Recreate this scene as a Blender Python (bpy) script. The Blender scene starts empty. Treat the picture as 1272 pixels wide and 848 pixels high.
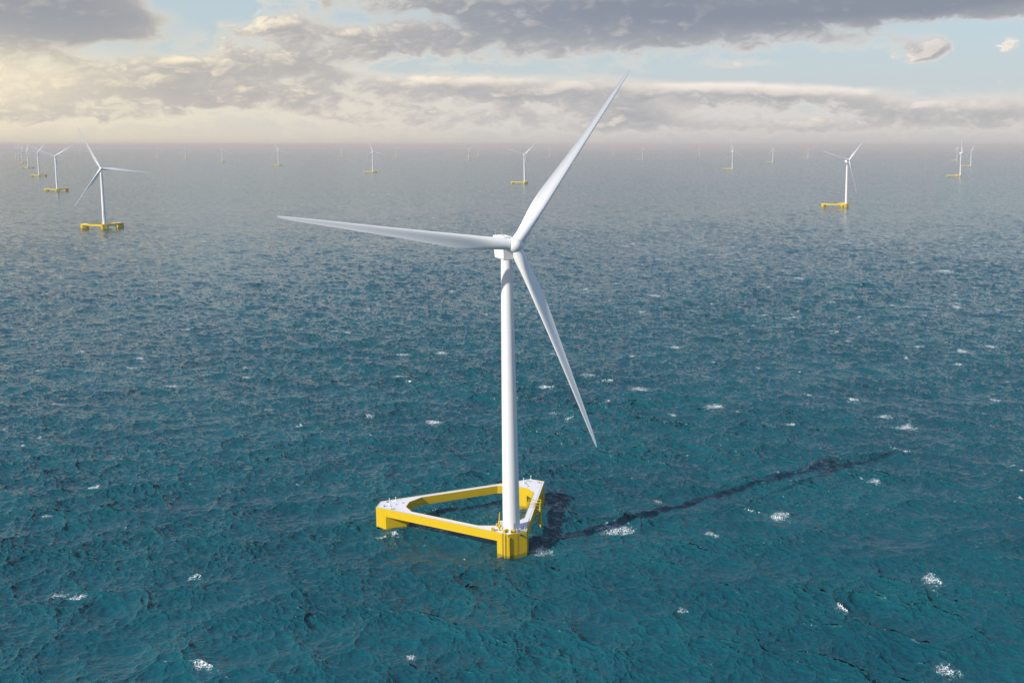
import bpy, bmesh, math, random
import numpy as np
from mathutils import Vector, Matrix

R = math.radians
scene = bpy.context.scene
C = scene.collection
random.seed(4)

# ------------------------------------------------------------------ camera
CAM_H = 140.4
F_PX, CX, CY = 1453.4, 806.8, 394.0          # of a 1272 x 848 picture
cam_d = bpy.data.cameras.new('camera')
cam_d.sensor_width = 36.0
cam_d.lens = 36.0 * F_PX / 1272.0
cam_d.shift_x = (636.0 - CX) / 1272.0
cam_d.shift_y = -(424.0 - CY) / 1272.0
cam_d.clip_start = 1.0
cam_d.clip_end = 400000.0
cam = bpy.data.objects.new('camera', cam_d)
C.objects.link(cam)
cam.location = (0, 0, CAM_H)
PITCH = math.atan((CY - 181.0) / F_PX)
cam.rotation_euler = (math.pi / 2 - PITCH, 0, 0)
scene.camera = cam

# ------------------------------------------------------------------ render settings
scene.render.engine = 'CYCLES'
cy = scene.cycles
cy.use_denoising = True
try:
    cy.denoiser = 'OPENIMAGEDENOISE'
    cy.denoising_input_passes = 'RGB_ALBEDO_NORMAL'
    cy.denoising_prefilter = 'ACCURATE'
except Exception:
    pass
cy.max_bounces = 5
cy.diffuse_bounces = 2
cy.glossy_bounces = 3
cy.transmission_bounces = 1
cy.volume_bounces = 0
cy.caustics_reflective = False
cy.caustics_refractive = False
cy.sample_clamp_indirect = 4.0
cy.sample_clamp_direct = 5.0
vs = scene.view_settings
vs.view_transform = 'Standard'
vs.look = 'None'
vs.exposure = 0.15
vs.gamma = 1.0
vs.use_curve_mapping = False

# ------------------------------------------------------------------ sun
SUN_AZ = R(221.5)       # direction towards the sun, counter-clockwise from +X
SUN_EL = R(32.0)
SUN_VEC = Vector((math.cos(SUN_AZ) * math.cos(SUN_EL), math.sin(SUN_AZ) * math.cos(SUN_EL), math.sin(SUN_EL)))
sd = bpy.data.lights.new('sun', 'SUN')
sd.energy = 4.7
sd.angle = R(1.0)
sd.color = (1.0, 0.915, 0.80)
sun = bpy.data.objects.new('sun', sd)
C.objects.link(sun)
sun.rotation_euler = (-SUN_VEC).to_track_quat('-Z', 'Y').to_euler()
sun.location = (-300, -200, 400)

# ------------------------------------------------------------------ node helpers
class NT:
    def __init__(self, tree):
        self.t = tree
    def n(self, typ, **kw):
        nd = self.t.nodes.new(typ)
        for k, v in kw.items():
            setattr(nd, k, v)
        return nd
    def l(self, a, b):
        self.t.links.new(a, b)
    def put(self, sock, v):
        if isinstance(v, bpy.types.NodeSocket):
            self.l(v, sock)
        else:
            sock.default_value = v
    def m(self, op, a, b=None, c=None, clamp=False):
        nd = self.n('ShaderNodeMath', operation=op)
        nd.use_clamp = clamp
        self.put(nd.inputs[0], a)
        if b is not None:
            self.put(nd.inputs[1], b)
        if c is not None:
            self.put(nd.inputs[2], c)
        return nd.outputs[0]
    def step(self, x, a, b, lo=0.0, hi=1.0):
        nd = self.n('ShaderNodeMapRange', interpolation_type='SMOOTHSTEP')
        self.put(nd.inputs['Value'], x)
        nd.inputs['From Min'].default_value = a
        nd.inputs['From Max'].default_value = b
        nd.inputs['To Min'].default_value = lo
        nd.inputs['To Max'].default_value = hi
        return nd.outputs[0]
    def mix(self, f, a, b, typ='RGBA', blend='MIX'):
        nd = self.n('ShaderNodeMix', data_type=typ)
        if typ == 'RGBA':
            nd.blend_type = blend
            ia, ib, o = nd.inputs[6], nd.inputs[7], nd.outputs[2]
        else:
            ia, ib, o = nd.inputs[2], nd.inputs[3], nd.outputs[0]
        self.put(nd.inputs[0], f)
        for s, v in ((ia, a), (ib, b)):
            if isinstance(v, tuple) and len(v) == 3:
                v = v + (1.0,)
            self.put(s, v)
        return o
    def xyz(self, x, y, z=0.0):
        nd = self.n('ShaderNodeCombineXYZ')
        self.put(nd.inputs[0], x); self.put(nd.inputs[1], y); self.put(nd.inputs[2], z)
        return nd.outputs[0]
    def noise(self, vec, scale, detail=4, rough=0.55, dist=0.0, dim='3D'):
        nd = self.n('ShaderNodeTexNoise', noise_dimensions=dim)
        self.l(vec, nd.inputs['Vector'])
        nd.inputs['Scale'].default_value = scale
        nd.inputs['Detail'].default_value = detail
        nd.inputs['Roughness'].default_value = rough
        nd.inputs['Distortion'].default_value = dist
        return nd.outputs[0]

# ------------------------------------------------------------------ sky: Nishita with procedural clouds by direction
world = bpy.data.worlds.new("World")
scene.world = world
world.use_nodes = True
wt = world.node_tree
wt.nodes.clear()

# cloud masses: (azimuth from +Y in degrees, elevation in degrees, half width, half height, amount)
def sky_blob(px, py, rx, ry, amp):
    k = math.degrees(1.0 / F_PX)
    return (math.degrees(math.atan((px - CX) / F_PX)), (181 - py) * k, rx * k, ry * k, amp)

CLOUDS = [sky_blob(*b) for b in (
    (60, 40, 110, 46, 0.55), (190, 30, 55, 24, 0.26), (35, 102, 80, 14, 0.10), (225, 118, 170, 22, 0.42),
    (360, 88, 130, 14, 0.34), (60, 150, 120, 12, 0.26), (265, 26, 70, 24, -0.50), (350, 40, 44, 26, 0.26), (500, 56, 150, 20, 0.38),
    (570, 10, 140, 11, 0.40), (860, 30, 220, 34, 0.52), (1120, 10, 220, 22, 0.52), (660, 116, 170, 20, 0.46), (560, 92, 110, 7, -0.22),
    (520, 150, 260, 14, 0.18), (330, 148, 120, 9, -0.12), (120, 100, 90, 9, -0.15), (1060, 84, 240, 16, -0.34), (1130, 76, 22, 10, 0.62), (1156, 68, 16, 10, 0.58), (1238, 66, 11, 6, 0.60), (1200, 68, 18, 14, -0.25), (1140, 44, 150, 9, -0.30), (940, 84, 60, 6, 0.34),
    (950, 116, 120, 12, 0.40), (790, 146, 44, 16, 0.40), (1200, 140, 110, 14, 0.42), (1040, 128, 60, 10, 0.30), (1000, 158, 320, 10, 0.30),
    (500, 84, 50, 8, -0.22), (150, 72, 90, 9, -0.22), (870, 96, 120, 8, -0.20), (1060, 100, 90, 8, -0.15))]
DARKS = [sky_blob(*b) for b in ((40, 40, 150, 60, 1.0), (880, 12, 280, 42, 0.9), (1160, 0, 200, 26, 1.0), (620, 40, 200, 40, 0.35))]

def gauss_sum(w, az, el, blobs):
    tot = None
    for a, e, rx, ry, amp in blobs:
        dx = w.m('MULTIPLY', w.m('SUBTRACT', az, a), 1.0 / rx)
        dy = w.m('MULTIPLY', w.m('SUBTRACT', el, e), 1.0 / ry)
        q = w.m('MULTIPLY_ADD', dx, dx, w.m('MULTIPLY', dy, dy))
        g = w.m('POWER', 2.718, w.m('MULTIPLY', q, -0.75))
        tot = w.m('MULTIPLY', g, amp) if tot is None else w.m('MULTIPLY_ADD', g, amp, tot)
    return tot

grp = bpy.data.node_groups.new('cloud_density', 'ShaderNodeTree')
grp.interface.new_socket('az', in_out='INPUT', socket_type='NodeSocketFloat')
grp.interface.new_socket('el', in_out='INPUT', socket_type='NodeSocketFloat')
grp.interface.new_socket('density', in_out='OUTPUT', socket_type='NodeSocketFloat')
g = NT(grp)
gi, go = g.n('NodeGroupInput'), g.n('NodeGroupOutput')
gaz, gel = gi.outputs[0], gi.outputs[1]
warp = g.noise(g.xyz(gaz, g.m('MULTIPLY', gel, 2.2), 3.1), 0.55, 2, 0.5)
waz = g.m('MULTIPLY_ADD', g.m('SUBTRACT', warp, 0.5), 2.2, gaz)
wel = g.m('MULTIPLY_ADD', g.m('SUBTRACT', warp, 0.5), 0.8, gel)
big = g.noise(g.xyz(g.m('MULTIPLY', waz, 0.16), g.m('MULTIPLY', wel, 0.62), 1.7), 1.0, 3, 0.5)
fine = g.noise(g.xyz(g.m('MULTIPLY', waz, 0.95), g.m('MULTIPLY', wel, 1.75), 7.7), 0.80, 11, 0.60)
blob = gauss_sum(g, g.m('MULTIPLY_ADD', g.m('SUBTRACT', fine, 0.5), 2.4, waz), g.m('MULTIPLY_ADD', g.m('SUBTRACT', fine, 0.5), 0.8, gel), CLOUDS)
den = g.m('MULTIPLY_ADD', g.m('SUBTRACT', big, 0.5), 0.55, g.m('MULTIPLY', g.m('SUBTRACT', fine, 0.5), 0.80))
den = g.m('ADD', den, blob)
g.l(den, go.inputs[0])

w = NT(wt)
tc = w.n('ShaderNodeTexCoord')
sx = w.n('ShaderNodeSeparateXYZ')
w.l(tc.outputs['Generated'], sx.inputs[0])
X, Y, Z = sx.outputs
az = w.m('MULTIPLY', w.m('ARCTAN2', X, Y), 57.29578)
el = w.m('MULTIPLY', w.m('ARCSINE', Z), 57.29578)
# above 14 degrees the layer is stretched less, as clouds overhead are
def density(a, e):
    nd = w.n('ShaderNodeGroup'); nd.node_tree = grp
    w.put(nd.inputs[0], a); w.put(nd.inputs[1], e)
    return nd.outputs[0]
d0 = density(az, el)
d1 = density(w.m('SUBTRACT', az, 0.40), w.m('ADD', el, 0.30))
high = w.step(el, 7.5, 17.0)            # clear overhead
cover = w.m('MULTIPLY', w.step(d0, -0.06, 0.30), w.m('MULTIPLY_ADD', high, -0.85, 1.0))
lit = w.step(w.m('SUBTRACT', d0, d1), 0.02, 0.34)
thick = w.step(d0, 0.05, 0.65)
dark = w.m('MINIMUM', gauss_sum(w, az, el, DARKS), 1.0)

sky = w.n('ShaderNodeTexSky', sky_type='NISHITA')
sky.sun_disc = False
sky.sun_elevation = SUN_EL
sky.sun_rotation = math.atan2(SUN_VEC.x, SUN_VEC.y)
sky.altitude = 100
sky.air_density = 1.0
sky.dust_density = 1.5
sky.ozone_density = 1.0

K = 10.0                                   # the background runs at strength 0.1
def col(r, g_, b):
    return (r * K, g_ * K, b * K, 1.0)
west = w.step(az, 2.0, -30.0)             # the sunward side of the sky is warmer
shade_c = w.mix(thick, col(0.58, 0.555, 0.54), col(0.37, 0.375, 0.395))
shade_c = w.mix(w.m('MULTIPLY', west, 0.45), shade_c, col(0.52, 0.45, 0.37))
shade_c = w.mix(w.m('MULTIPLY', dark, 0.95), shade_c, col(0.215, 0.245, 0.31))
lit_c = w.mix(west, col(0.90, 0.81, 0.72), col(1.20, 1.03, 0.68))
rim = w.step(d0, 0.36, 0.02)
lit_f = w.m('MULTIPLY', w.m('MAXIMUM', w.m('MULTIPLY', lit, w.m('MULTIPLY_ADD', thick, -0.42, 1.0)), w.m('MULTIPLY', rim, 0.62)), w.m('MULTIPLY_ADD', dark, -0.72, 1.0))
cloud_c = w.mix(lit_f, shade_c, lit_c)
clear_c = w.mix(0.72, sky.outputs[0], w.mix(high, col(0.50, 0.60, 0.66), col(0.17, 0.28, 0.50)))
milky = w.step(el, 5.5, 0.0)
clear_c = w.mix(w.m('MULTIPLY', milky, 0.75), clear_c, w.mix(west, col(0.56, 0.57, 0.58), col(0.80, 0.71, 0.54)))
sky_c = w.mix(w.m('MULTIPLY', cover, 0.96), clear_c, cloud_c)
# sunlit haze low on the sunward side
glow = gauss_sum(w, az, el, [sky_blob(20, 110, 90, 26, 0.34), sky_blob(-200, 90, 220, 70, 0.2)])
sky_c = w.mix(w.m('MINIMUM', glow, 0.75), sky_c, col(1.12, 0.97, 0.66))
low = w.step(el, 1.3, 0.0)
low_c = w.mix(west, col(0.54, 0.52, 0.51), col(0.70, 0.61, 0.48))
sky_c = w.mix(w.m('MULTIPLY', low, 0.75), sky_c, low_c)
bg = w.n('ShaderNodeBackground')
w.l(sky_c, bg.inputs['Color'])
bg.inputs['Strength'].default_value = 0.1
wo = w.n('ShaderNodeOutputWorld')
w.l(bg.outputs[0], wo.inputs['Surface'])

# ------------------------------------------------------------------ materials
def new_mat(name):
    m = bpy.data.materials.new(name)
    m.use_nodes = True
    t = NT(m.node_tree)
    p = m.node_tree.nodes['Principled BSDF']
    return m, t, p

def paint(name, base, stain, rough=0.38, scale=0.35, amount=0.35, streak=True, growth=False):
    m, t, p = new_mat(name)
    tc_ = t.n('ShaderNodeTexCoord')
    mp = t.n('ShaderNodeMapping')
    t.l(tc_.outputs['Object'], mp.inputs['Vector'])
    mp.inputs['Scale'].default_value = (1, 1, 0.16 if streak else 1)
    a = t.noise(mp.outputs[0], scale, 6, 0.65)
    b = t.noise(tc_.outputs['Object'], scale * 7, 4, 0.6)
    f = t.m('MULTIPLY', t.step(a, 0.46, 0.78), t.step(b, 0.3, 0.75))
    c = t.mix(t.m('MULTIPLY', f, amount), base, stain)
    if growth:                                        # weed and wet staining in the splash zone
        sz = t.n('ShaderNodeSeparateXYZ'); t.l(tc_.outputs['Object'], sz.inputs[0])
        edge = t.m('MULTIPLY_ADD', t.m('SUBTRACT', a, 0.5), 2.2, sz.outputs[2])
        c = t.mix(t.step(edge, 0.75, 0.0, 0.0, 0.6), c, (0.10, 0.085, 0.02))
        seam = t.m('FRACT', t.m('MULTIPLY', sz.outputs[2], 0.345))
        c = t.mix(t.m('MULTIPLY', t.step(seam, 0.965, 0.985), 0.25), c, stain)
    t.l(c, p.inputs['Base Color'])
    t.l(t.step(b, 0.2, 0.8, rough - 0.06, rough + 0.12), p.inputs['Roughness'])
    bp = t.n('ShaderNodeBump')
    bp.inputs['Strength'].default_value = 0.08
    bp.inputs['Distance'].default_value = 0.05
    t.l(b, bp.inputs['Height'])
    t.l(bp.outputs[0], p.inputs['Normal'])
    return m

M = {
    'white': paint('white_gelcoat', (0.80, 0.80, 0.80), (0.62, 0.61, 0.58), 0.35, 0.22, 0.30),
    'blade': paint('blade_gelcoat', (0.86, 0.86, 0.87), (0.74, 0.74, 0.74), 0.30, 0.12, 0.25, False),
    'yellow': paint('yellow_hull_paint', (0.63, 0.440, 0.007), (0.50, 0.29, 0.03), 0.42, 0.30, 0.45, growth=True),
    'deck': paint('white_deck_paint', (0.78, 0.78, 0.80), (0.50, 0.49, 0.48), 0.6, 0.45, 0.35, False),
    'grey': paint('galvanised_steel', (0.42, 0.43, 0.45), (0.25, 0.22, 0.2), 0.45, 0.6, 0.4),
    'dark': paint('dark_steel', (0.06, 0.05, 0.045), (0.12, 0.06, 0.03), 0.6, 0.6, 0.5),
    'rust': paint('red_oxide', (0.30, 0.10, 0.03), (0.12, 0.05, 0.02), 0.6, 0.6, 0.5),
    'strip': paint('lilac_grey_deck_marking', (0.50, 0.50, 0.58), (0.4, 0.4, 0.42), 0.6, 0.6, 0.3, False),
}

# ------------------------------------------------------------------ sea: two wave fields from a directional spectrum
def wave_field(size, N, lam_lo, lam_hi, slope_rms, dirs, choppy, seed, peak, fall=3.65):
    rng = np.random.default_rng(seed)
    k1 = 2 * np.pi * np.fft.fftfreq(N, size / N)
    kx, ky = np.meshgrid(k1, k1, indexing='ij')
    k = np.hypot(kx, ky)
    k[0, 0] = 1.0
    ang = np.arctan2(ky, kx)
    D = np.zeros_like(k)
    for a, p_, w_ in dirs:
        D += w_ * np.abs(np.cos(ang - R(a))) ** p_
    kp = 2 * np.pi / peak
    S = np.exp(-1.25 * (kp / k) ** 2) / k ** fall * (D + 0.10)
    lam = 2 * np.pi / k
    S[(lam < lam_lo) | (lam > lam_hi)] = 0
    S[0, 0] = 0
    H = np.sqrt(S) * (rng.standard_normal((N, N)) + 1j * rng.standard_normal((N, N)))
    def inv(A):
        return np.fft.ifft2(A).real * N * N
    hx, hy = inv(1j * kx * H), inv(1j * ky * H)
    s = slope_rms / math.sqrt((hx ** 2 + hy ** 2).mean())
    H = H * s
    Dx, Dy = -1j * kx / k * H * -choppy * -1, -1j * ky / k * H * choppy
    Dx = -1j * kx / k * H * -choppy
    Dy = -1j * ky / k * H * -choppy
    # crests sharpen when the horizontal displacement points towards them
    f = [inv(H), inv(Dx), inv(Dy), hx * s, hy * s, inv(1j * kx * Dx), inv(1j * ky * Dx), inv(1j * ky * Dy)]
    return np.stack(f, -1).astype(np.float32), size

def sample(field, x, y, rot):
    F_, size = field
    N = F_.shape[0]
    c, s = math.cos(rot), math.sin(rot)
    u = ((c * x + s * y) / size * N) % N
    v = ((-s * x + c * y) / size * N) % N
    i = np.floor(u).astype(np.int32); j = np.floor(v).astype(np.int32)
    fu = (u - i).astype(np.float32)[:, None]; fv = (v - j).astype(np.float32)[:, None]
    i %= N; j %= N
    i1 = (i + 1) % N; j1 = (j + 1) % N
    q = (F_[i, j] * (1 - fu) + F_[i1, j] * fu) * (1 - fv) + (F_[i, j1] * (1 - fu) + F_[i1, j1] * fu) * fv
    o = q.copy()
    for a, b in ((1, 2), (3, 4)):                       # turn the vectors back
        o[:, a] = c * q[:, a] - s * q[:, b]
        o[:, b] = s * q[:, a] + c * q[:, b]
    xx, xy, yy = q[:, 5], q[:, 6], q[:, 7]
    o[:, 5] = c * c * xx - 2 * c * s * xy + s * s * yy
    o[:, 7] = s * s * xx + 2 * c * s * xy + c * c * yy
    o[:, 6] = c * s * (xx - yy) + (c * c - s * s) * xy
    return o

SWELL = wave_field(617.0, 1024, 4.0, 140.0, 0.20, ((38, 6, 1.0), (100, 4, 0.30), (-25, 6, 0.25)), 2.5, 3, 34.0, 3.9)
CHOP = wave_field(131.0, 512, 0.85, 6.0, 0.48, ((5, 4, 1.0), (70, 4, 0.7)), 1.1, 8, 60.0, 3.1)

GUST = wave_field(823.0, 256, 28.0, 320.0, 0.1, ((60, 2, 1.0),), 0.0, 21, 90.0, 3.0)
GUST_STD = float(GUST[0][:, :, 0].std())

R_MAX = 90000.0
fine_az = np.arange(-45.0, 37.0, 0.052)
coarse_az = np.arange(37.0, 315.0, 3.0)
azs = np.radians(np.concatenate([fine_az, coarse_az]))
rs = [0.01, 40.0, 80.0, 110.0, 130.0, 145.0]
r_ = 160.0
while r_ < R_MAX:
    rs.append(r_)
    r_ += max(0.22, min(0.62 * r_ * r_ / 164000.0, 0.12 * r_))
rs.append(R_MAX)
rs = np.array(rs)
nr, na = len(rs), len(azs)
rr, aa = np.meshgrid(rs, azs, indexing='ij')
px_ = (rr * np.sin(aa)).ravel()
py_ = (rr * np.cos(aa)).ravel()
fld = np.zeros((nr * na, 8), np.float32)
for c0 in range(0, nr * na, 400000):
    sl = slice(c0, c0 + 400000)
    small = 1.0 - 0.72 * np.clip((np.hypot(px_[sl], py_[sl]) - 450.0) / 1100.0, 0, 1)[:, None]
    fld[sl] = sample(SWELL, px_[sl], py_[sl], 0.0) + sample(CHOP, px_[sl], py_[sl], 0.42) * small * np.clip(1.0 + 0.22 * sample(GUST, px_[sl], py_[sl], 0.9)[:, :1] / GUST_STD, 0.5, 1.5)
# groups of higher and lower waves, and calmer lanes, as wind gusts make them
gust = 1.0 + 0.22 * np.sin(px_ / 71.0 + 1.3 * np.sin(py_ / 113.0)) * np.sin(py_ / 157.0 + 0.7 + px_ / 301.0)
gust *= np.clip((rr.ravel() - 140.0) / 30.0, 0.15, 1.0)
fld *= gust[:, None].astype(np.float32)
fade = np.clip(1.2 - rr.ravel() / 9000.0, 0, 1)          # far waves shrink below what can be drawn; their slopes stay
co = np.empty((nr * na, 3), np.float32)
co[:, 0] = px_ + fld[:, 1] * fade
co[:, 1] = py_ + fld[:, 2] * fade
co[:, 2] = fld[:, 0] * fade
far = (1.0 - 0.84 * np.clip((rr.ravel() - 400.0) / 2000.0, 0, 1)).astype(np.float32)
jac = (1 + fld[:, 5]) * (1 + fld[:, 7]) - fld[:, 6] ** 2
fld[:, 3:] *= far[:, None]
tx = np.stack([1 + fld[:, 5], fld[:, 6], fld[:, 3]], 1)
ty = np.stack([fld[:, 6], 1 + fld[:, 7], fld[:, 4]], 1)
nrm = np.cross(tx, ty)
nrm[:, 2] = np.maximum(nrm[:, 2], 0.12)
nrm /= np.linalg.norm(nrm, axis=1)[:, None]

# whitecaps: x, y and half width in metres of the breaking crests
CAPS = [tuple(map(float, t_.split(','))) for t_ in ("-33,1650,7.1 -22,1900,5.7 -124,1702,3.7 13,1466,5.0 79,1515,5.9 -73,1195,3.1 -65,1152,3.5 -90,1128,2.9 14,1186,2.6 5,1100,6.6 -8,1082,2.8 -7,992,3.8 37,995,5.1 41,1136,2.4 33,1082,1.9 55,1040,2.7 28,913,2.0 43,963,0.8 75,986,1.0 97,974,3.4 82,918,1.6 130,1351,4.6 17,815,3.9 -11,775,2.3 -67,788,1.7 10,760,1.0 42,752,2.6 57,743,1.0 35,710,1.8 69,731,2.2 -37,710,4.6 -27,694,5.4 -5,674,4.6 -63,674,3.5 -115,1068,1.8 -108,980,2.5 69,870,1.5 70,834,1.8 -111,1031,1.3 -21,1322,1.7 -34,1200,3.1 227,1139,3.4 227,1020,4.8 127,989,2.4 119,957,4.9 139,920,2.4 137,885,2.3 141,877,2.6 108,883,2.7 144,838,2.5 190,816,3.2 216,800,3.8 242,816,3.9 172,769,2.3 201,749,2.9 270,1020,4.8 335,1316,12.4 318,1414,4.9 160,1246,6.4 166,1054,3.6 291,1102,3.3 304,1090,3.7 274,957,3.3 361,1133,3.9 238,1558,4.0 205,1506,4.5 463,1660,6.4 455,1529,5.3 532,2023,8.7 301,1824,4.7 324,1702,3.7 92,776,0.8 93,719,1.2 215,691,1.2 323,1160,2.0 175,892,0.9 192,957,0.8 139,1264,2.2 200,1316,1.7 35,624,4.6 12,603,2.6 5,453,1.6 -13,419,4.7 -51,609,1.8 -44,597,2.1 -24,638,2.2 47,610,1.6 39,569,1.2 39,440,1.3 42,438,0.5 -62,649,1.0 34,541,0.7 91,655,3.1 113,638,3.6 123,600,3.9 130,577,5.7 117,530,4.1 73,583,2.3 95,480,2.7 90,484,0.8 55,492,1.1 193,639,3.6 202,665,1.1 49,432,3.9 161,505,1.3 163,497,1.3 152,460,0.6 23,411,2.5 60,343,3.4 93,368,2.7 92,356,0.9 81,301,3.0 11,339,1.9 -39,395,2.9 39,440,1.7 117,421,0.7 -391,794,3.4 -325,632,2.7 -281,677,4.4 -259,737,2.2 -246,702,2.4 -334,739,2.5 -233,472,2.2 -298,540,1.2 -374,829,0.9 -310,808,0.7 -359,892,3.1 -399,868,2.2 -386,724,2.2 -324,572,3.0 -297,557,1.2 -340,767,2.6 -205,619,2.4 -178,578,2.0 -161,566,1.5 -147,600,2.1 -169,784,3.0 -141,790,4.4 -112,587,3.8 -155,707,3.3 -147,691,1.5 -246,788,2.7 -136,558,1.9 -99,539,0.9 -230,878,4.5 -220,873,2.3 -243,885,2.3 -187,647,1.4 -147,475,0.8 -188,355,2.4 -181,352,1.8 -151,370,1.7 -121,302,3.0 -112,295,0.6 -231,432,1.3 -195,419,0.5 -134,304,0.3 -99,409,1.2 -94,411,2.7 -79,399,0.5 -66,310,1.2 -64,388,0.3").split()]
rng = np.random.default_rng(12)
for _ in range(650):                                     # smaller ones further out
    r0 = rng.uniform(900, 4200); a0 = R(rng.uniform(-36, 26))
    CAPS.append((r0 * math.sin(a0), r0 * math.cos(a0), rng.uniform(0.6, 2.3) * (1 + r0 / 2500)))
foam = np.zeros((nr, na), np.float32)
GX, GY = px_.reshape(nr, na), py_.reshape(nr, na)
CREST = R(-50)
for fx, fy, fa in CAPS:
    rc, ac = math.hypot(fx, fy), math.atan2(fx, fy)
    i0, i1 = np.searchsorted(rs, [rc - 3.2 * fa, rc + 3.2 * fa])
    da = 3.2 * fa / rc
    j0, j1 = np.searchsorted(azs[:len(fine_az)], [ac - da, ac + da])
    i0 = max(i0 - 1, 0); i1 += 1; j0 = max(j0 - 1, 0); j1 += 1
    dx, dy = GX[i0:i1, j0:j1] - fx, GY[i0:i1, j0:j1] - fy
    lat = math.cos(-ac) * dx + math.sin(-ac) * dy         # across the line from the picture's place
    dep = -math.sin(-ac) * dx + math.cos(-ac) * dy
    dep = dep + 0.35 * lat + 0.25 * lat * lat / max(fa, 1)
    q = (lat / fa) ** 2 + (dep / (fa * 1.05)) ** 2
    foam[i0:i1, j0:j1] = np.maximum(foam[i0:i1, j0:j1], np.exp(-q * 0.9))
foam = foam.ravel()
natural = np.clip((0.07 - jac) / 0.45, 0, 1) * (rr.ravel() < 5000)
foam = np.maximum(foam, natural * 0.55).astype(np.float32)

idx = np.arange(nr * na, dtype=np.int32).reshape(nr, na)
a_ = idx[:-1, :]; b_ = idx[1:, :]
quads = np.stack([a_, np.roll(a_, -1, 1), np.roll(b_, -1, 1), b_], -1).reshape(-1, 4)[:, ::-1]
sea_me = bpy.data.meshes.new('sea')
sea_me.vertices.add(nr * na)
sea_me.vertices.foreach_set('co', co.ravel())
nq = len(quads)
sea_me.loops.add(nq * 4)
sea_me.loops.foreach_set('vertex_index', np.ascontiguousarray(quads).ravel())
sea_me.polygons.add(nq)
sea_me.polygons.foreach_set('loop_start', np.arange(0, nq * 4, 4, dtype=np.int32))
sea_me.polygons.foreach_set('use_smooth', np.ones(nq, dtype=bool))
at = sea_me.attributes.new('wave_normal', 'FLOAT_VECTOR', 'POINT')
at.data.foreach_set('vector', nrm.astype(np.float32).ravel())
at = sea_me.attributes.new('foam', 'FLOAT', 'POINT')
at.data.foreach_set('value', foam)
sea_me.update(calc_edges=True)
sea = bpy.data.objects.new('sea', sea_me)
C.objects.link(sea)
sea['kind'] = 'structure'
del fld, co, nrm, tx, ty, jac, GX, GY, rr, aa

m, t, p = new_mat('sea_water')
geo = t.n('ShaderNodeNewGeometry')
an = t.n('ShaderNodeAttribute', attribute_name='wave_normal')
af = t.n('ShaderNodeAttribute', attribute_name='foam')
pos = geo.outputs['Position']
ripple = t.noise(pos, 0.9, 5, 0.62)
crinkle = t.noise(pos, 3.1, 3, 0.6)
hgt = t.m('MULTIPLY_ADD', crinkle, 0.22, ripple)
bump = t.n('ShaderNodeBump')
bump.inputs['Strength'].default_value = 0.9
bump.inputs['Distance'].default_value = 0.14
t.l(hgt, bump.inputs['Height'])
t.l(an.outputs['Vector'], bump.inputs['Normal'])
tint = t.noise(pos, 0.012, 4, 0.55)
body = t.mix(t.step(tint, 0.35, 0.65), (0.0028, 0.064, 0.089), (0.0036, 0.081, 0.105))
# foam lace
pw = t.n('ShaderNodeVectorMath', operation='ADD')
jit = t.n('ShaderNodeTexNoise', noise_dimensions='2D')
t.l(pos, jit.inputs['Vector']); jit.inputs['Scale'].default_value = 1.3; jit.inputs['Detail'].default_value = 2
t.l(pos, pw.inputs[0]); t.l(jit.outputs['Color'], pw.inputs[1])
vor = t.n('ShaderNodeTexVoronoi', voronoi_dimensions='2D', feature='DISTANCE_TO_EDGE')
vor.inputs['Scale'].default_value = 1.25
t.l(pw.outputs[0], vor.inputs['Vector'])
patch = t.noise(pos, 0.42, 4, 0.65, dim='2D')
fm = t.m('MULTIPLY_ADD', af.outputs['Fac'], 1.5, t.m('MULTIPLY', t.m('SUBTRACT', patch, 0.5), 3.2))
width = t.step(fm, 0.45, 1.8, 0.02, 0.15)
edge_n = t.n('ShaderNodeMapRange', interpolation_type='SMOOTHSTEP')   # soft edged strands of foam
t.l(vor.outputs['Distance'], edge_n.inputs['Value'])
t.l(t.m('MULTIPLY', width, 1.5), edge_n.inputs['From Min'])
t.l(t.m('MULTIPLY', width, 0.45), edge_n.inputs['From Max'])
lace = edge_n.outputs[0]
foam_f = t.m('MULTIPLY', t.m('MULTIPLY', lace, t.step(fm, 0.50, 0.75)), t.step(af.outputs['Fac'], 0.05, 0.2))
# thin bubbles below the foam lighten the water a little
halo = t.m('MULTIPLY', af.outputs['Fac'], t.step(patch, 0.35, 0.7, 0.05, 0.34))
body = t.mix(halo, body, (0.20, 0.34, 0.36))
t.l(t.mix(foam_f, body, (0.82, 0.83, 0.83)), p.inputs['Base Color'])
ln = t.n('ShaderNodeVectorMath', operation='LENGTH')
t.l(pos, ln.inputs[0])
# ripples finer than the far mesh act as roughness
wet = t.step(ln.outputs['Value'], 500.0, 4000.0, 0.08, 0.16)
t.l(t.mix(foam_f, wet, 0.75, 'FLOAT'), p.inputs['Roughness'])
p.inputs['IOR'].default_value = 1.333
p.inputs['Specular IOR Level'].default_value = 0.22
t.l(bump.outputs[0], p.inputs['Normal'])
sea_me.materials.append(m)

# ------------------------------------------------------------------ mesh helpers
def link_mesh(name, bm, mats, parent=None, mat=None, smooth=False, sharp=35):
    me = bpy.data.meshes.new(name)
    bmesh.ops.recalc_face_normals(bm, faces=bm.faces)
    bm.to_mesh(me)
    bm.free()
    for mm in (mats if isinstance(mats, (list, tuple)) else [mats]):
        me.materials.append(mm)
    if smooth:
        me.polygons.foreach_set('use_smooth', np.ones(len(me.polygons), dtype=bool))
        me.set_sharp_from_angle(angle=R(sharp))
    o = bpy.data.objects.new(name, me)
    C.objects.link(o)
    if parent is not None:
        o.parent = parent
    if mat is not None:
        o.matrix_local = mat
    return o

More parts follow.
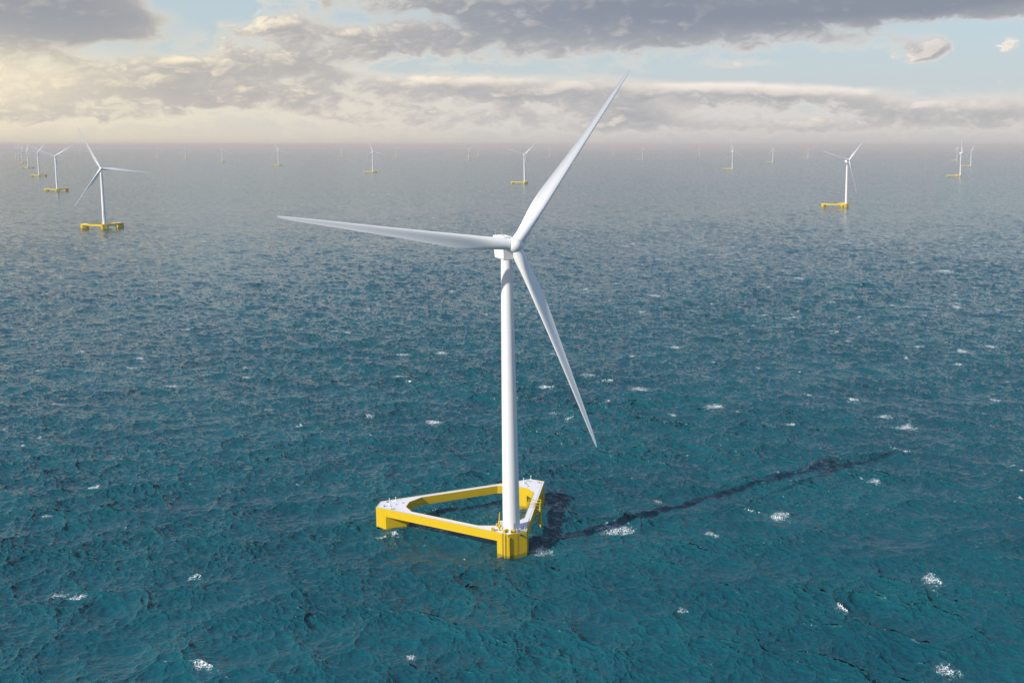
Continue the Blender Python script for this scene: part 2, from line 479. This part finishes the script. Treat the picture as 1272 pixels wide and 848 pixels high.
def prism(bm, pts, z0, z1, top=True, bottom=True, mi=0):
    lo = [bm.verts.new((x, y, z0)) for x, y in pts]
    hi = [bm.verts.new((x, y, z1)) for x, y in pts]
    n = len(pts)
    fs = [bm.faces.new((lo[i], lo[(i + 1) % n], hi[(i + 1) % n], hi[i])) for i in range(n)]
    if top: fs.append(bm.faces.new(hi))
    if bottom: fs.append(bm.faces.new(lo[::-1]))
    for f in fs: f.material_index = mi

def box(bm, c, s, rot=0.0, mi=0):
    hx, hy = s[0] / 2, s[1] / 2
    ca, sa = math.cos(rot), math.sin(rot)
    pts = [(c[0] + ca * x - sa * y, c[1] + sa * x + ca * y) for x, y in ((-hx, -hy), (hx, -hy), (hx, hy), (-hx, hy))]
    prism(bm, pts, c[2] - s[2] / 2, c[2] + s[2] / 2, mi=mi)

def tube(bm, a, b, r0, r1=None, n=10, mi=0):
    a, b = Vector(a), Vector(b)
    r1 = r0 if r1 is None else r1
    q = (b - a).to_track_quat('Z', 'Y')
    rings = []
    for p_, r in ((a, r0), (b, r1)):
        rings.append([bm.verts.new(p_ + q @ Vector((r * math.cos(2 * math.pi * i / n), r * math.sin(2 * math.pi * i / n), 0))) for i in range(n)])
    fs = [bm.faces.new((rings[0][i], rings[0][(i + 1) % n], rings[1][(i + 1) % n], rings[1][i])) for i in range(n)]
    fs += [bm.faces.new(rings[0][::-1]), bm.faces.new(rings[1])]
    for f in fs: f.material_index = mi

def lathe(bm, prof, frame, n=40):
    """prof: (along, radius) pairs round the frame's Z axis"""
    rings = []
    for z, r in prof:
        if r < 1e-4:
            rings.append([bm.verts.new(frame @ Vector((0, 0, z)))])
        else:
            rings.append([bm.verts.new(frame @ Vector((r * math.cos(2 * math.pi * i / n), r * math.sin(2 * math.pi * i / n), z))) for i in range(n)])
    for A, B in zip(rings[:-1], rings[1:]):
        for i in range(n):
            j = (i + 1) % n
            if len(A) == 1: bm.faces.new((A[0], B[j], B[i]))
            elif len(B) == 1: bm.faces.new((A[i], A[j], B[0]))
            else: bm.faces.new((A[i], A[j], B[j], B[i]))
    if len(rings[0]) > 1: bm.faces.new(rings[0][::-1])
    if len(rings[-1]) > 1: bm.faces.new(rings[-1])

def rot2(p_, a):
    c, s = math.cos(a), math.sin(a)
    return (c * p_[0] - s * p_[1], s * p_[0] + c * p_[1])

# ------------------------------------------------------------------ the turbine. Local frame: tower axis at the origin, water at z = 0, +X towards the tower's corner
PCX = -32.2                                  # centre of the triangle
DECK_Z, BEAM_Z = 7.82, 4.95
TILT = R(5.6)
HUB_O = Vector((7.27 * math.cos(TILT), 0, 107.0 + 7.27 * math.sin(TILT)))
AXN = Vector((math.cos(TILT), 0, math.sin(TILT)))
AXU = Vector((0, 1, 0))
AXV = AXN.cross(AXU)
ROTOR = Matrix(((AXU.x, AXV.x, AXN.x, HUB_O.x), (AXU.y, AXV.y, AXN.y, HUB_O.y), (AXU.z, AXV.z, AXN.z, HUB_O.z), (0, 0, 0, 1)))
YAW = R(-60.7)

def corner(pts, k):
    return [(PCX + x, y) for x, y in (rot2(p_, k * 2 * math.pi / 3) for p_ in pts)]
OUT_C = [(37.4, -3.5), (37.4, 3.5)]
IN_C = [(22.9, -8.8), (26.3, -2.9), (26.3, 2.9), (22.9, 8.8)]
COL_C = [(37.4, -3.5), (37.4, 3.5), (33.25, 5.895), (26.3, 2.9), (26.3, -2.9), (33.25, -5.895)]

def offset(poly, d):
    """move a closed polygon's edges inwards (d > 0, counter-clockwise polygon)"""
    n = len(poly); out = []
    for i in range(n):
        a, b, c = Vector(poly[i - 1]), Vector(poly[i]), Vector(poly[(i + 1) % n])
        e1, e2 = (b - a).normalized(), (c - b).normalized()
        n1, n2 = Vector((-e1.y, e1.x)), Vector((-e2.y, e2.x))
        k = (n1 + n2) / (1 + n1.dot(n2))
        out.append(tuple(b + k * d))
    return out

OUTER = corner(OUT_C, 0) + corner(OUT_C, 1) + corner(OUT_C, 2)
INNER = corner(IN_C, 0) + corner(IN_C, 1) + corner(IN_C, 2)

def ring(bm, outer, inner, z0, z1, bottom=True):
    """a slab with a hole: outer 6 points, inner 12 (four per corner)"""
    def V(p_, z): return [bm.verts.new((x, y, z)) for x, y in p_]
    o0, o1, i0, i1 = V(outer, z0), V(outer, z1), V(inner, z0), V(inner, z1)
    for A, B in ((o0, o1), (i0, i1)):
        n = len(A)
        for i in range(n):
            bm.faces.new((A[i], A[(i + 1) % n], B[(i + 1) % n], B[i]))
    for O, I in ((o1, i1),) + (((o0, i0),) if bottom else ()):
        for k in range(3):
            oa, ob, oc = O[2 * k], O[2 * k + 1], O[(2 * k + 2) % 6]
            ia, ib, ic, id_, ie = (I[(4 * k + q) % 12] for q in range(5))
            bm.faces.new((oa, ob, ic, ib))
            bm.faces.new((oa, ib, ia))
            bm.faces.new((ob, id_, ic))
            bm.faces.new((ob, oc, ie, id_))

def blade_mesh():
    bm = bmesh.new()
    st = [(1.9, 4.0, 1.0, 16), (4.5, 4.0, 1.0, 16), (8, 4.15, 0.80, 16), (12, 4.50, 0.56, 14.5), (16, 4.75, 0.42, 12.5),
          (20, 4.70, 0.35, 10.5), (26, 4.20, 0.29, 8.5), (34, 3.50, 0.26, 6), (42, 2.90, 0.24, 4.2), (50, 2.40, 0.23, 2.8),
          (58, 1.95, 0.22, 1.6), (65, 1.55, 0.22, 0.8), (71, 1.15, 0.2, 0.2), (74.5, 0.80, 0.18, 0), (76.2, 0.40, 0.18, 0), (76.6, 0.10, 0.2, 0)]
    NP = 28
    rings = []
    for r, ch, tc_, tw in st:
        b = min(max((tc_ - 0.32) / 0.68, 0), 1)          # 1 = round root
        rg = []
        for i in range(NP):
            a = 2 * math.pi * i / NP
            xc = 0.5 * (1 + math.cos(a))                 # 1 at the trailing edge, 0 at the leading edge
            yt = 5 * tc_ * (0.2969 * math.sqrt(max(xc, 0)) - 0.1260 * xc - 0.3516 * xc ** 2 + 0.2843 * xc ** 3 - 0.1036 * xc ** 4)
            cam = 0.30 * tc_ * 4 * xc ** 1.6 * (1 - xc)   # hollow towards the trailing edge on the windward side
            ya = (0.80 * yt if a < math.pi else -0.95 * yt) - cam
            yc = 0.5 * math.sin(a) * tc_
            y = (ya * (1 - b) + yc * b) * ch
            piv = 0.30 * (1 - b) + 0.5 * b
            x = (xc - piv) * ch                          # + towards the trailing edge
            t_ = R(tw)
            tang = x * math.cos(t_) + y * math.sin(t_)   # trailing edge lies on the + tangential side
            nn = -x * math.sin(t_) + y * math.cos(t_)
            sweep = -2.3 * (r / 76.6) ** 2               # bent a little downwind
            rg.append(bm.verts.new((r, tang, nn + sweep)))
        rings.append(rg)
    for A, B in zip(rings[:-1], rings[1:]):
        for i in range(NP):
            j = (i + 1) % NP
            bm.faces.new((A[i], A[j], B[j], B[i]))
    bm.faces.new(rings[0]); bm.faces.new(rings[-1][::-1])
    return bm

def set_blade(o, az):
    o.matrix_local = ROTOR @ Matrix.Rotation(az, 4, 'Z')

def build_turbine():
    root = bpy.data.objects.new('floating_wind_turbine', None)
    C.objects.link(root)
    root.empty_display_size = 5
    Y_ = M['yellow']
    # hull: the three beams and corner heads in one welded ring
    bm = bmesh.new(); ring(bm, OUTER, INNER, BEAM_Z, DECK_Z)
    z = 5.10
    while z < 7.2:
        box(bm, (PCX + 37.4 + 0.004, 0.35, z), (0.016, 0.42 if int(z / 0.34) % 3 else 0.8, 0.14), mi=1)
        z += 0.34
    hull = link_mesh('hull', bm, [Y_, M['dark']], root)
    # raised edge plates round the deck's outer and inner edges
    bm = bmesh.new()
    for poly, d in ((OUTER, 0.12), (INNER, -0.12)):
        n = len(poly)
        q = offset(poly, d)
        p1 = offset(poly, 0.004 if d > 0 else -0.004)
        for i in range(n):
            j = (i + 1) % n
            prism(bm, [p1[i], p1[j], q[j], q[i]], DECK_Z - 0.02, DECK_Z + 0.14)
    link_mesh('coaming', bm, Y_, hull)
    # white deck
    bm = bmesh.new(); ring(bm, offset(OUTER, 0.15), offset(INNER, -0.15), DECK_Z - 0.01, DECK_Z + 0.035, False)
    # dashed marking just inside the outer edge
    q0, q1 = offset(OUTER, 0.45), offset(OUTER, 0.85)
    for i in range(6):
        a, b, c, d = Vector(q0[i]), Vector(q0[(i + 1) % 6]), Vector(q1[(i + 1) % 6]), Vector(q1[i])
        L = (b - a).length; n = max(1, int(L / 1.3))
        for k in range(n):
            s0, s1 = (k + 0.15) / n, (k + 0.75) / n
            mf = bm.faces.new([bm.verts.new((*(u_.lerp(v_, s)), DECK_Z + 0.04)) for u_, v_, s in ((a, b, s0), (a, b, s1), (d, c, s1), (d, c, s0))])
            mf.material_index = 1
    deck = link_mesh('deck', bm, [M['deck'], M['strip']], root)
    # columns
    cols = []
    for k in range(3):
        bm = bmesh.new(); prism(bm, corner(COL_C, k), -7.0, BEAM_Z, top=False)
        if k == 0:                                   # painted draught marks, a hair proud of the face
            z = 0.3
            while z < BEAM_Z - 0.3:
                box(bm, (PCX + 37.4 + 0.004, 0.35, z), (0.016, 0.42 if int(z / 0.34) % 3 else 0.8, 0.14), mi=1)
                z += 0.34
        cols.append(link_mesh('column', bm, [Y_, M['dark']], root))
    # weld bead bands on the tower column: ladder, fender tubes and draught marks
    c0 = cols[0]
    eo = Vector((math.cos(R(-60)), math.sin(R(-60)), 0)); ea = Vector((-math.sin(R(-60)), math.cos(R(-60)), 0))
    base = Vector((PCX + 37.4, -3.5, 0))
    for s in (0.75, 2.05):                              # two ladders on the long side, next to the corner
        bm = bmesh.new()
        pc = base - ea * s + eo * 0.18
        for q in (-0.26, 0.26):
            a = pc + ea * q
            tube(bm, (a.x, a.y, -3), (a.x, a.y, DECK_Z + 0.9), 0.045, n=6)
        z = -2.0
        while z < DECK_Z:
            a, b = pc - ea * 0.26, pc + ea * 0.26
            tube(bm, (a.x, a.y, z), (b.x, b.y, z), 0.045, n=6)
            z += 0.42
        lad = link_mesh('ladder', bm, M['dark'], c0)
    bm = bmesh.new()
    pc = base - ea * 1.40 + eo * 0.10
    box(bm, (pc.x, pc.y, 2.2), (0.22, 0.55, 10.6), R(-60))
    link_mesh('fender', bm, Y_, c0)
    bm = bmesh.new()
    pc = Vector((PCX + 37.4 + 0.16, -3.1, 0))
    tube(bm, (pc.x, pc.y, -3), (pc.x, pc.y, 6.9), 0.24, n=14)
    for z in (6.3, 3.6, 0.9):
        box(bm, (pc.x - 0.1, pc.y, z), (0.3, 0.7, 0.12))
    link_mesh('fender', bm, Y_, c0)
    bm = bmesh.new()
    box(bm, (PCX + 37.4 + 0.25, 1.2, 7.15), (0.5, 0.7, 0.4)); box(bm, (PCX + 37.4 + 0.5, 1.75, 6.9), (0.9, 0.25, 0.25), R(30))
    link_mesh('fairlead', bm, M['dark'], c0)
    # tower
    bm = bmesh.new()
    prof = [(DECK_Z + 0.03, 3.22), (DECK_Z + 0.5, 3.22), (DECK_Z + 0.5, 2.98)]
    for z, r in ((30, 2.80), (54, 2.55), (78, 2.25), (101.9, 1.94)):
        prof += [(z - 0.10, r + 0.004), (z - 0.10, r + 0.03), (z + 0.10, r + 0.03), (z + 0.10, r)]
    prof += [(102.3, 1.94)]
    lathe(bm, prof, Matrix.Identity(4), 64)
    tower = link_mesh('tower', bm, M['white'], root, smooth=True)
    bm = bmesh.new()
    box(bm, (2.99, 0.0, DECK_Z + 1.9), (0.16, 1.0, 2.3))
    box(bm, (3.9, 0.0, DECK_Z + 0.35), (1.4, 1.3, 0.6))
    link_mesh('door', bm, M['grey'], tower)
    # nacelle
    bm = bmesh.new()
    secs = [(-7.9, -6.4, 1.55, 102.9, 109.9), (-7.4, -5.9, 1.90, 102.45, 110.25), (0.7, 0.9, 1.95, 102.32, 110.25), (1.3, 1.6, 1.75, 102.5, 110.0)]
    rg = []
    for xt, xb, hw, zb, zt in secs:
        c = 0.35
        pts = [(xb, -hw + c, zb), (xb, hw - c, zb), (xb, hw, zb + c), (xt, hw, zt - c), (xt, hw - c, zt), (xt, -hw + c, zt), (xt, -hw, zt - c), (xb, -hw, zb + c)]
        rg.append([bm.verts.new(q) for q in pts])
    for A, B in zip(rg[:-1], rg[1:]):
        for i in range(8):
            bm.faces.new((A[i], A[(i + 1) % 8], B[(i + 1) % 8], B[i]))
    bm.faces.new(rg[0][::-1]); bm.faces.new(rg[-1])
    nac = link_mesh('nacelle', bm, M['white'], root)
    bm = bmesh.new()
    box(bm, (-3.4, 0, 110.38), (2.6, 2.4, 0.26)); box(bm, (-0.6, 0.6, 110.36), (1.0, 0.9, 0.22))
    link_mesh('roof_hatch', bm, M['white'], nac)
    bm = bmesh.new()
    for y in (-1.1, 1.1):
        tube(bm, (-6.9, y, 110.2), (-6.9, y, 111.9), 0.05, n=6)
    tube(bm, (-6.9, -1.1, 111.3), (-6.9, 1.1, 111.3), 0.05, n=6)
    box(bm, (-6.9, -1.1, 111.95), (0.35, 0.35, 0.3)); box(bm, (-6.9, 1.1, 111.95), (0.35, 0.35, 0.3))
    link_mesh('wind_vane', bm, M['grey'], nac)
    bm = bmesh.new()
    fr = ROTOR.copy()
    lathe(bm, [(-6.2, 1.6), (-5.3, 1.6), (-5.2, 1.35), (-3.9, 1.3), (-3.85, 1.75), (-3.3, 1.75), (-3.25, 1.2), (-2.0, 1.2)], fr, 36)
    link_mesh('main_bearing', bm, M['grey'], nac, smooth=True)
    # hub with the three blade collars
    bm = bmesh.new()
    lathe(bm, [(-2.2, 1.7), (-2.15, 2.2), (-1.7, 2.45), (-0.8, 2.68), (0.2, 2.75), (1.1, 2.6), (1.9, 2.15), (2.5, 1.5), (2.8, 0.8), (2.92, 0.0)], Matrix.Identity(4), 40)
    for k in range(3):
        d = Vector((math.cos(2 * math.pi * k / 3), math.sin(2 * math.pi * k / 3), 0))
        tube(bm, d * 0.6, d * 2.75, 2.03, 2.03, n=36)
    hub = link_mesh('hub', bm, M['blade'], root, smooth=True)
    bl = blade_mesh()
    b0 = link_mesh('blade', bl, M['blade'], root, smooth=True, sharp=50)
    blades = [b0]
    for k in (1, 2):
        b = b0.copy(); C.objects.link(b); blades.append(b)
    return root, hub, blades, deck, hull

MAIN_AZ = R(51.06)
main, hub0, blades0, deck0, hull0 = build_turbine()
hub0.matrix_local = ROTOR @ Matrix.Rotation(MAIN_AZ, 4, 'Z')
for k, b in enumerate(blades0):
    set_blade(b, MAIN_AZ + k * 2 * math.pi / 3)

# access platform hung on the right-hand beam: gantry over the beam, caged landing outside, fender tubes down to the water
def access_platform(parent):
    eo = Vector((math.cos(R(60)), math.sin(R(60)), 0)); ea = Vector((math.sin(R(60)), -math.cos(R(60)), 0))
    mid = Vector((PCX, 0, 0))
    def P(o, a, z):
        v = mid + eo * o + ea * a
        return (v.x, v.y, z)
    A0 = 2.0
    bm = bmesh.new()
    for a in (A0 - 1.7, A0 + 1.7):
        for o in (18.95, 23.6):
            tube(bm, P(o, a, DECK_Z if o < 20 else 2.6), P(o, a, DECK_Z + 2.1), 0.17, n=8)
        tube(bm, P(18.95, a, DECK_Z + 2.1), P(23.6, a, DECK_Z + 2.1), 0.17, n=8)
        tube(bm, P(18.95, a, DECK_Z + 1.1), P(23.6, a, DECK_Z + 1.1), 0.07, n=8)
        tube(bm, P(21.75, a, 5.4), P(23.6, a, 5.4), 0.10, n=8)
        tube(bm, P(21.75, a, 7.3), P(23.6, a, 7.3), 0.10, n=8)
        tube(bm, P(21.75, a, 5.4), P(23.6, a, 7.3), 0.09, n=8)
    for z in (DECK_Z + 2.1, DECK_Z + 1.1, DECK_Z + 0.1, 6.4, 5.0, 3.6, 2.6):
        tube(bm, P(23.6, A0 - 1.7, z), P(23.6, A0 + 1.7, z), 0.13, n=8)
    tube(bm, P(18.95, A0 - 1.7, DECK_Z + 2.1), P(18.95, A0 + 1.7, DECK_Z + 2.1), 0.1, n=8)
    for a in (-0.85, 0, 0.85):
        tube(bm, P(23.6, A0 + a, 2.6), P(23.6, A0 + a, DECK_Z + 1.1), 0.09, n=6)
    for a, z0, z1 in ((A0 - 1.0, 5.5, 8.6), (A0 + 0.95, 5.5, 8.2)):
        c_ = P(23.35, a, (z0 + z1) / 2)
        box(bm, c_, (0.35, 0.9, z1 - z0), R(60))
    ap = link_mesh('access_platform', bm, M['yellow'], parent)
    q = [P(21.9, A0 - 1.8, 0), P(23.7, A0 - 1.8, 0), P(23.7, A0 + 1.8, 0), P(21.9, A0 + 1.8, 0)]
    for z in (5.35, 2.75):
        bm = bmesh.new()
        prism(bm, [(v[0], v[1]) for v in q], z, z + 0.12)
        link_mesh('landing_floor', bm, M['yellow'], ap)
    bm = bmesh.new()
    for a in (A0 - 0.55, A0 + 0.55):
        tube(bm, P(23.6, a, -3.0), P(23.6, a, 5.4), 0.34, n=12)
    for z in (0.2, 1.4, 2.4):
        tube(bm, P(23.6, A0 - 0.55, z), P(23.6, A0 + 0.55, z), 0.13, n=8)
    link_mesh('fender_tube', bm, M['yellow'], ap)
    bm = bmesh.new()
    for a in (A0 - 0.22, A0 + 0.22):
        tube(bm, P(23.0, a, -1.0), P(23.0, a, DECK_Z + 1.0), 0.045, n=6)
    z = -0.8
    while z < DECK_Z:
        tube(bm, P(23.0, A0 - 0.22, z), P(23.0, A0 + 0.22, z), 0.035, n=6); z += 0.4
    link_mesh('ladder', bm, M['dark'], ap)
    return ap
access_platform(main)

# copies for the other turbines are made from the parts so far; the fittings below show on the nearest only
proto_parts = [o for o in main.children]

def copy_turbine(loc, az, full, drop=0.0):
    r = main.copy(); C.objects.link(r)
    for key in list(r.keys()): del r[key]
    r.location = loc
    bk = 0
    for o in proto_parts:
        c = o.copy(); C.objects.link(c); c.parent = r
        nm = o.name.split('.')[0]
        if nm == 'blade':
            set_blade(c, az + bk * 2 * math.pi / 3); bk += 1
        elif nm == 'hub':
            c.matrix_local = ROTOR @ Matrix.Rotation(az, 4, 'Z')
        if drop:
            if nm in ('blade', 'hub', 'nacelle'):
                c.location.z -= drop
            elif nm == 'tower':
                c.scale.z = (102.3 - drop - DECK_Z) / (102.3 - DECK_Z); c.location.z = DECK_Z * (1 - c.scale.z)
        for s in o.children:
            if not full: 
                continue
            e = s.copy(); C.objects.link(e); e.parent = c
    return r

# ---- fittings of the nearest turbine
def pc(x, y):                                 # from the triangle's centre to the turbine's frame
    return (PCX + x, y)
def corner_pt(x, y, k):
    v = rot2((x, y), k * 2 * math.pi / 3)
    return (PCX + v[0], v[1])
def post(x, y, h, r=0.10):
    bm = bmesh.new()
    tube(bm, (x, y, DECK_Z + 0.03), (x, y, DECK_Z + 0.25), 0.42, n=12)
    tube(bm, (x, y, DECK_Z + 0.25), (x, y, DECK_Z + h), r, n=10)
    box(bm, (x, y, DECK_Z + h + 0.1), (0.36, 0.36, 0.24))
    return link_mesh('light_mast', bm, M['white'], deck0)
for x, y, h in ((-16.8, -28.6, 2.1), (-19.9, -25.3, 1.3), (-17.3, 25.9, 2.1), (-21.0, 30.6, 1.4)):
    post(*pc(x, y), h)
def bollard(x, y, a=0.0):
    bm = bmesh.new()
    box(bm, (x, y, DECK_Z + 0.08), (1.5, 0.6, 0.1), a)
    for s in (-0.45, 0.45):
        ox, oy = rot2((s, 0), a)
        tube(bm, (x + ox, y + oy, DECK_Z + 0.1), (x + ox, y + oy, DECK_Z + 0.62), 0.19, n=12)
        tube(bm, (x + ox, y + oy, DECK_Z + 0.62), (x + ox, y + oy, DECK_Z + 0.72), 0.26, n=12)
    return link_mesh('bollard', bm, M['grey'], deck0)
for k in (1, 2):
    for (x, y, a) in ((34.6, -2.6, 80), (34.6, 2.6, 100), (30.5, 6.0, 30)):
        bollard(*corner_pt(x, y, k), R(a + 120 * k))
for k in (1, 2):
    for (x, y) in ((30.6, 0.4), (28.6, -1.8), (32.2, 2.3)):
        bm = bmesh.new(); cx_, cy_ = corner_pt(x, y, k)
        tube(bm, (cx_, cy_, DECK_Z + 0.03), (cx_, cy_, DECK_Z + 0.22), 0.42, n=16)
        tube(bm, (cx_, cy_, DECK_Z + 0.22), (cx_, cy_, DECK_Z + 0.30), 0.34, n=16)
        link_mesh('manhole', bm, M['grey'], deck0)
# davit crane on the left of the tower
cx_, cy_ = pc(31.6, -4.3)
bm = bmesh.new()
tube(bm, (cx_, cy_, DECK_Z + 0.03), (cx_, cy_, DECK_Z + 1.5), 0.42, 0.38, n=14)
tube(bm, (cx_, cy_, DECK_Z + 1.5), (cx_, cy_, DECK_Z + 1.75), 0.85, n=16)
tube(bm, (cx_, cy_, DECK_Z + 1.75), (cx_ - 0.1, cy_ + 0.25, DECK_Z + 6.6), 0.30, 0.13, n=12)
box(bm, (cx_ - 0.3, cy_ - 0.5, DECK_Z + 2.2), (0.8, 0.9, 0.8)); box(bm, (cx_ + 0.55, cy_ + 0.2, DECK_Z + 2.0), (0.7, 0.6, 0.5))
link_mesh('davit_crane', bm, M['yellow'], deck0)
bm = bmesh.new()
x_, y_ = pc(30.7, -6.3)
box(bm, (x_, y_, DECK_Z + 0.45), (1.5, 1.0, 0.85), R(-30)); box(bm, (x_, y_, DECK_Z + 0.92), (1.6, 1.1, 0.1), R(-30))
link_mesh('locker', bm, M['yellow'], deck0)
bm = bmesh.new()
x_, y_ = pc(29.0, -2.5)
box(bm, (x_, y_, DECK_Z + 1.15), (1.3, 1.6, 2.2)); box(bm, (x_, y_, DECK_Z + 2.3), (1.45, 1.75, 0.12)); box(bm, (x_ + 0.67, y_, DECK_Z + 1.1), (0.05, 1.2, 1.8))
link_mesh('equipment_cabinet', bm, M['white'], deck0)
def winch(x, y, a, mt):
    bm = bmesh.new()
    box(bm, (x, y, DECK_Z + 0.12), (1.6, 1.2, 0.2), a)
    d = Vector(rot2((0, 1), a))
    tube(bm, (x - d.x * 0.6, y - d.y * 0.6, DECK_Z + 0.75), (x + d.x * 0.6, y + d.y * 0.6, DECK_Z + 0.75), 0.42, n=16)
    for s in (-0.62, 0.62):
        tube(bm, (x + d.x * s, y + d.y * s, DECK_Z + 0.75), (x + d.x * (s + 0.08), y + d.y * (s + 0.08), DECK_Z + 0.75), 0.62, n=16)
    box(bm, (x - d.y * 0.6, y + d.x * 0.6, DECK_Z + 0.5), (0.6, 0.5, 0.7), a)
    return link_mesh('winch', bm, mt, deck0)
winch(*pc(34.4, -3.3), R(20), M['yellow'])
winch(*pc(36.2, -1.3), R(-15), M['yellow'])
winch(*pc(36.2, 0.9), R(0), M['grey'])
bm = bmesh.new()
pts = [pc(37.1, -0.2), pc(37.1, 3.35), pc(34.4, 4.9), pc(27.5, 8.9)]
for (ax, ay), (bx, by) in zip(pts[:-1], pts[1:]):
    n = max(1, round(math.hypot(bx - ax, by - ay) / 1.6))
    for k in range(n + 1):
        x, y = ax + (bx - ax) * k / n, ay + (by - ay) * k / n
        tube(bm, (x, y, DECK_Z), (x, y, DECK_Z + 1.15), 0.05, n=6)
    for z in (0.6, 1.15):
        tube(bm, (ax, ay, DECK_Z + z), (bx, by, DECK_Z + z), 0.04, n=6)
link_mesh('railing', bm, M['grey'], deck0)
bm = bmesh.new()
x_, y_ = pc(34.2, 4.3)
box(bm, (x_, y_, DECK_Z + 0.5), (0.9, 1.0, 0.9), R(20)); box(bm, (x_ - 0.2, y_, DECK_Z + 1.0), (0.5, 0.5, 0.25), R(20))
link_mesh('control_box', bm, M['grey'], deck0)

main.location = (-48.28, 394.1, 0)
main.rotation_euler = (0, 0, YAW)
main['label'] = 'nearest and by far the largest white turbine, on a yellow triangular float in the foreground'
main['category'] = 'wind turbine'
main['group'] = 'floating wind turbines of the offshore farm'

# x, y on the sea, rotor angle, label
FARM = [
    (-925, 1988, 114, 5.5, 'large white turbine at left, nearest of the left row, one blade pointing right'),
    (-1836, 3647, 34, 0, 'second nearest turbine of the left row, its two upper blades spread in a wide Y'),
    (-2789, 5384, 52, 0, 'third nearest turbine of the left row, one blade slanting up to the right'),
    (-3885, 7375, 78, 0, 'fourth nearest turbine of the left row, just left of one with a blade slanting right'),
    (-4980, 9373, 77, 0, 'small hazy turbine, fifth along the left row from its near end'),
    (-5982, 11190, 77, 0, 'tiny hazy turbine, second from the far left end of the left row'),
    (-7115, 13260, 78, 0, 'tiny faint turbine at the far left end of the left row, leftmost of all'),
    (-5665, 13607, 98, 0, 'faintest far turbine standing alone right of the large left one, by the horizon'),
    (-4675, 11894, 98, 0, 'faint small turbine, second to the right of the large left one'),
    (-3622, 10005, 101, 0, 'small pale turbine, third to the right of the large left one'),
    (-2576, 8190, 106, 0, 'small white turbine right above the left tip of the big horizontal blade'),
    (-3876, 14872, 14, 0, 'very faint Y-shaped turbine left of the medium one above the big horizontal blade'),
    (-1443, 6151, 107, 0, 'medium white turbine above the big horizontal blade, with a blade pointing right'),
    (-2792, 13011, 23, 0, 'faint Y-shaped turbine just right of the medium one above the horizontal blade'),
    (-1714, 11190, 22, 0, 'small pale Y-shaped turbine, left one of a faint pair above the big nacelle'),
    (-2253, 15538, 101, 0, 'faintest slim turbine, right one of a faint pair above the big nacelle'),
    (-464, 4372, 42, 0, 'clear white turbine right behind the big hub, below the big raised blade'),
    (-1192, 14067, 95, 0, 'faint slim turbine touching the left edge of the big raised blade'),
    (-586, 9126, 22, 0, 'small turbine mostly hidden behind the big raised blade, yellow float peeking out'),
    (-505, 16267, 83, 0, 'faintest turbine just right of the big raised blade at the horizon'),
    (-71, 11693, 95, 0, 'small pale turbine, second to the right of the big raised blade'),
    (612, 14559, 94, 0, 'faint tiny turbine, third to the right of the big raised blade'),
    (490, 6978, 101, 0, 'medium white turbine midway between the big raised blade and the large right one'),
    (1035, 9909, 94, 0, 'small pale turbine, second to the left of the large right one'),
    (1702, 12693, 96, 0, 'faint small turbine directly left of the large right one'),
    (452, 2698, 44, 0, 'large white turbine at right, a blade hanging down beside its tower'),
    (1416, 5370, 90, 0, 'front turbine of the cluster of three at far right, one blade straight up'),
    (2852, 10954, 92, 0, 'smallest turbine of the far right cluster, behind the front one on its left'),
    (2178, 8000, 62, 0, 'rightmost turbine of all, right rear one of the far right cluster'),
]
for x, y, az_, drop, lab in FARM:
    dist = math.hypot(x, y)
    o = copy_turbine((x, y, 0), R(az_), dist < 3500, drop)
    o['label'] = lab
    o['category'] = 'wind turbine'
    o['group'] = 'floating wind turbines of the offshore farm'

# ------------------------------------------------------------------ sea air
HAZE_DENSITY = 4.4e-5
hm = bpy.data.materials.new('haze_air')
hm.use_nodes = True
hn = hm.node_tree
hn.nodes.clear()
pv = hn.nodes.new('ShaderNodeVolumePrincipled')
pv.inputs['Color'].default_value = (0.86, 0.795, 0.765, 1)
pv.inputs['Density'].default_value = HAZE_DENSITY
pv.inputs['Anisotropy'].default_value = 0.0
ho = hn.nodes.new('ShaderNodeOutputMaterial')
hn.links.new(pv.outputs[0], ho.inputs['Volume'])
bm = bmesh.new()
S_ = R_MAX + 2000.0
prism(bm, [(-S_, -S_), (S_, -S_), (S_, S_), (-S_, S_)], -9.0, 190.0)
haze = link_mesh('haze', bm, hm)
haze['kind'] = 'stuff'
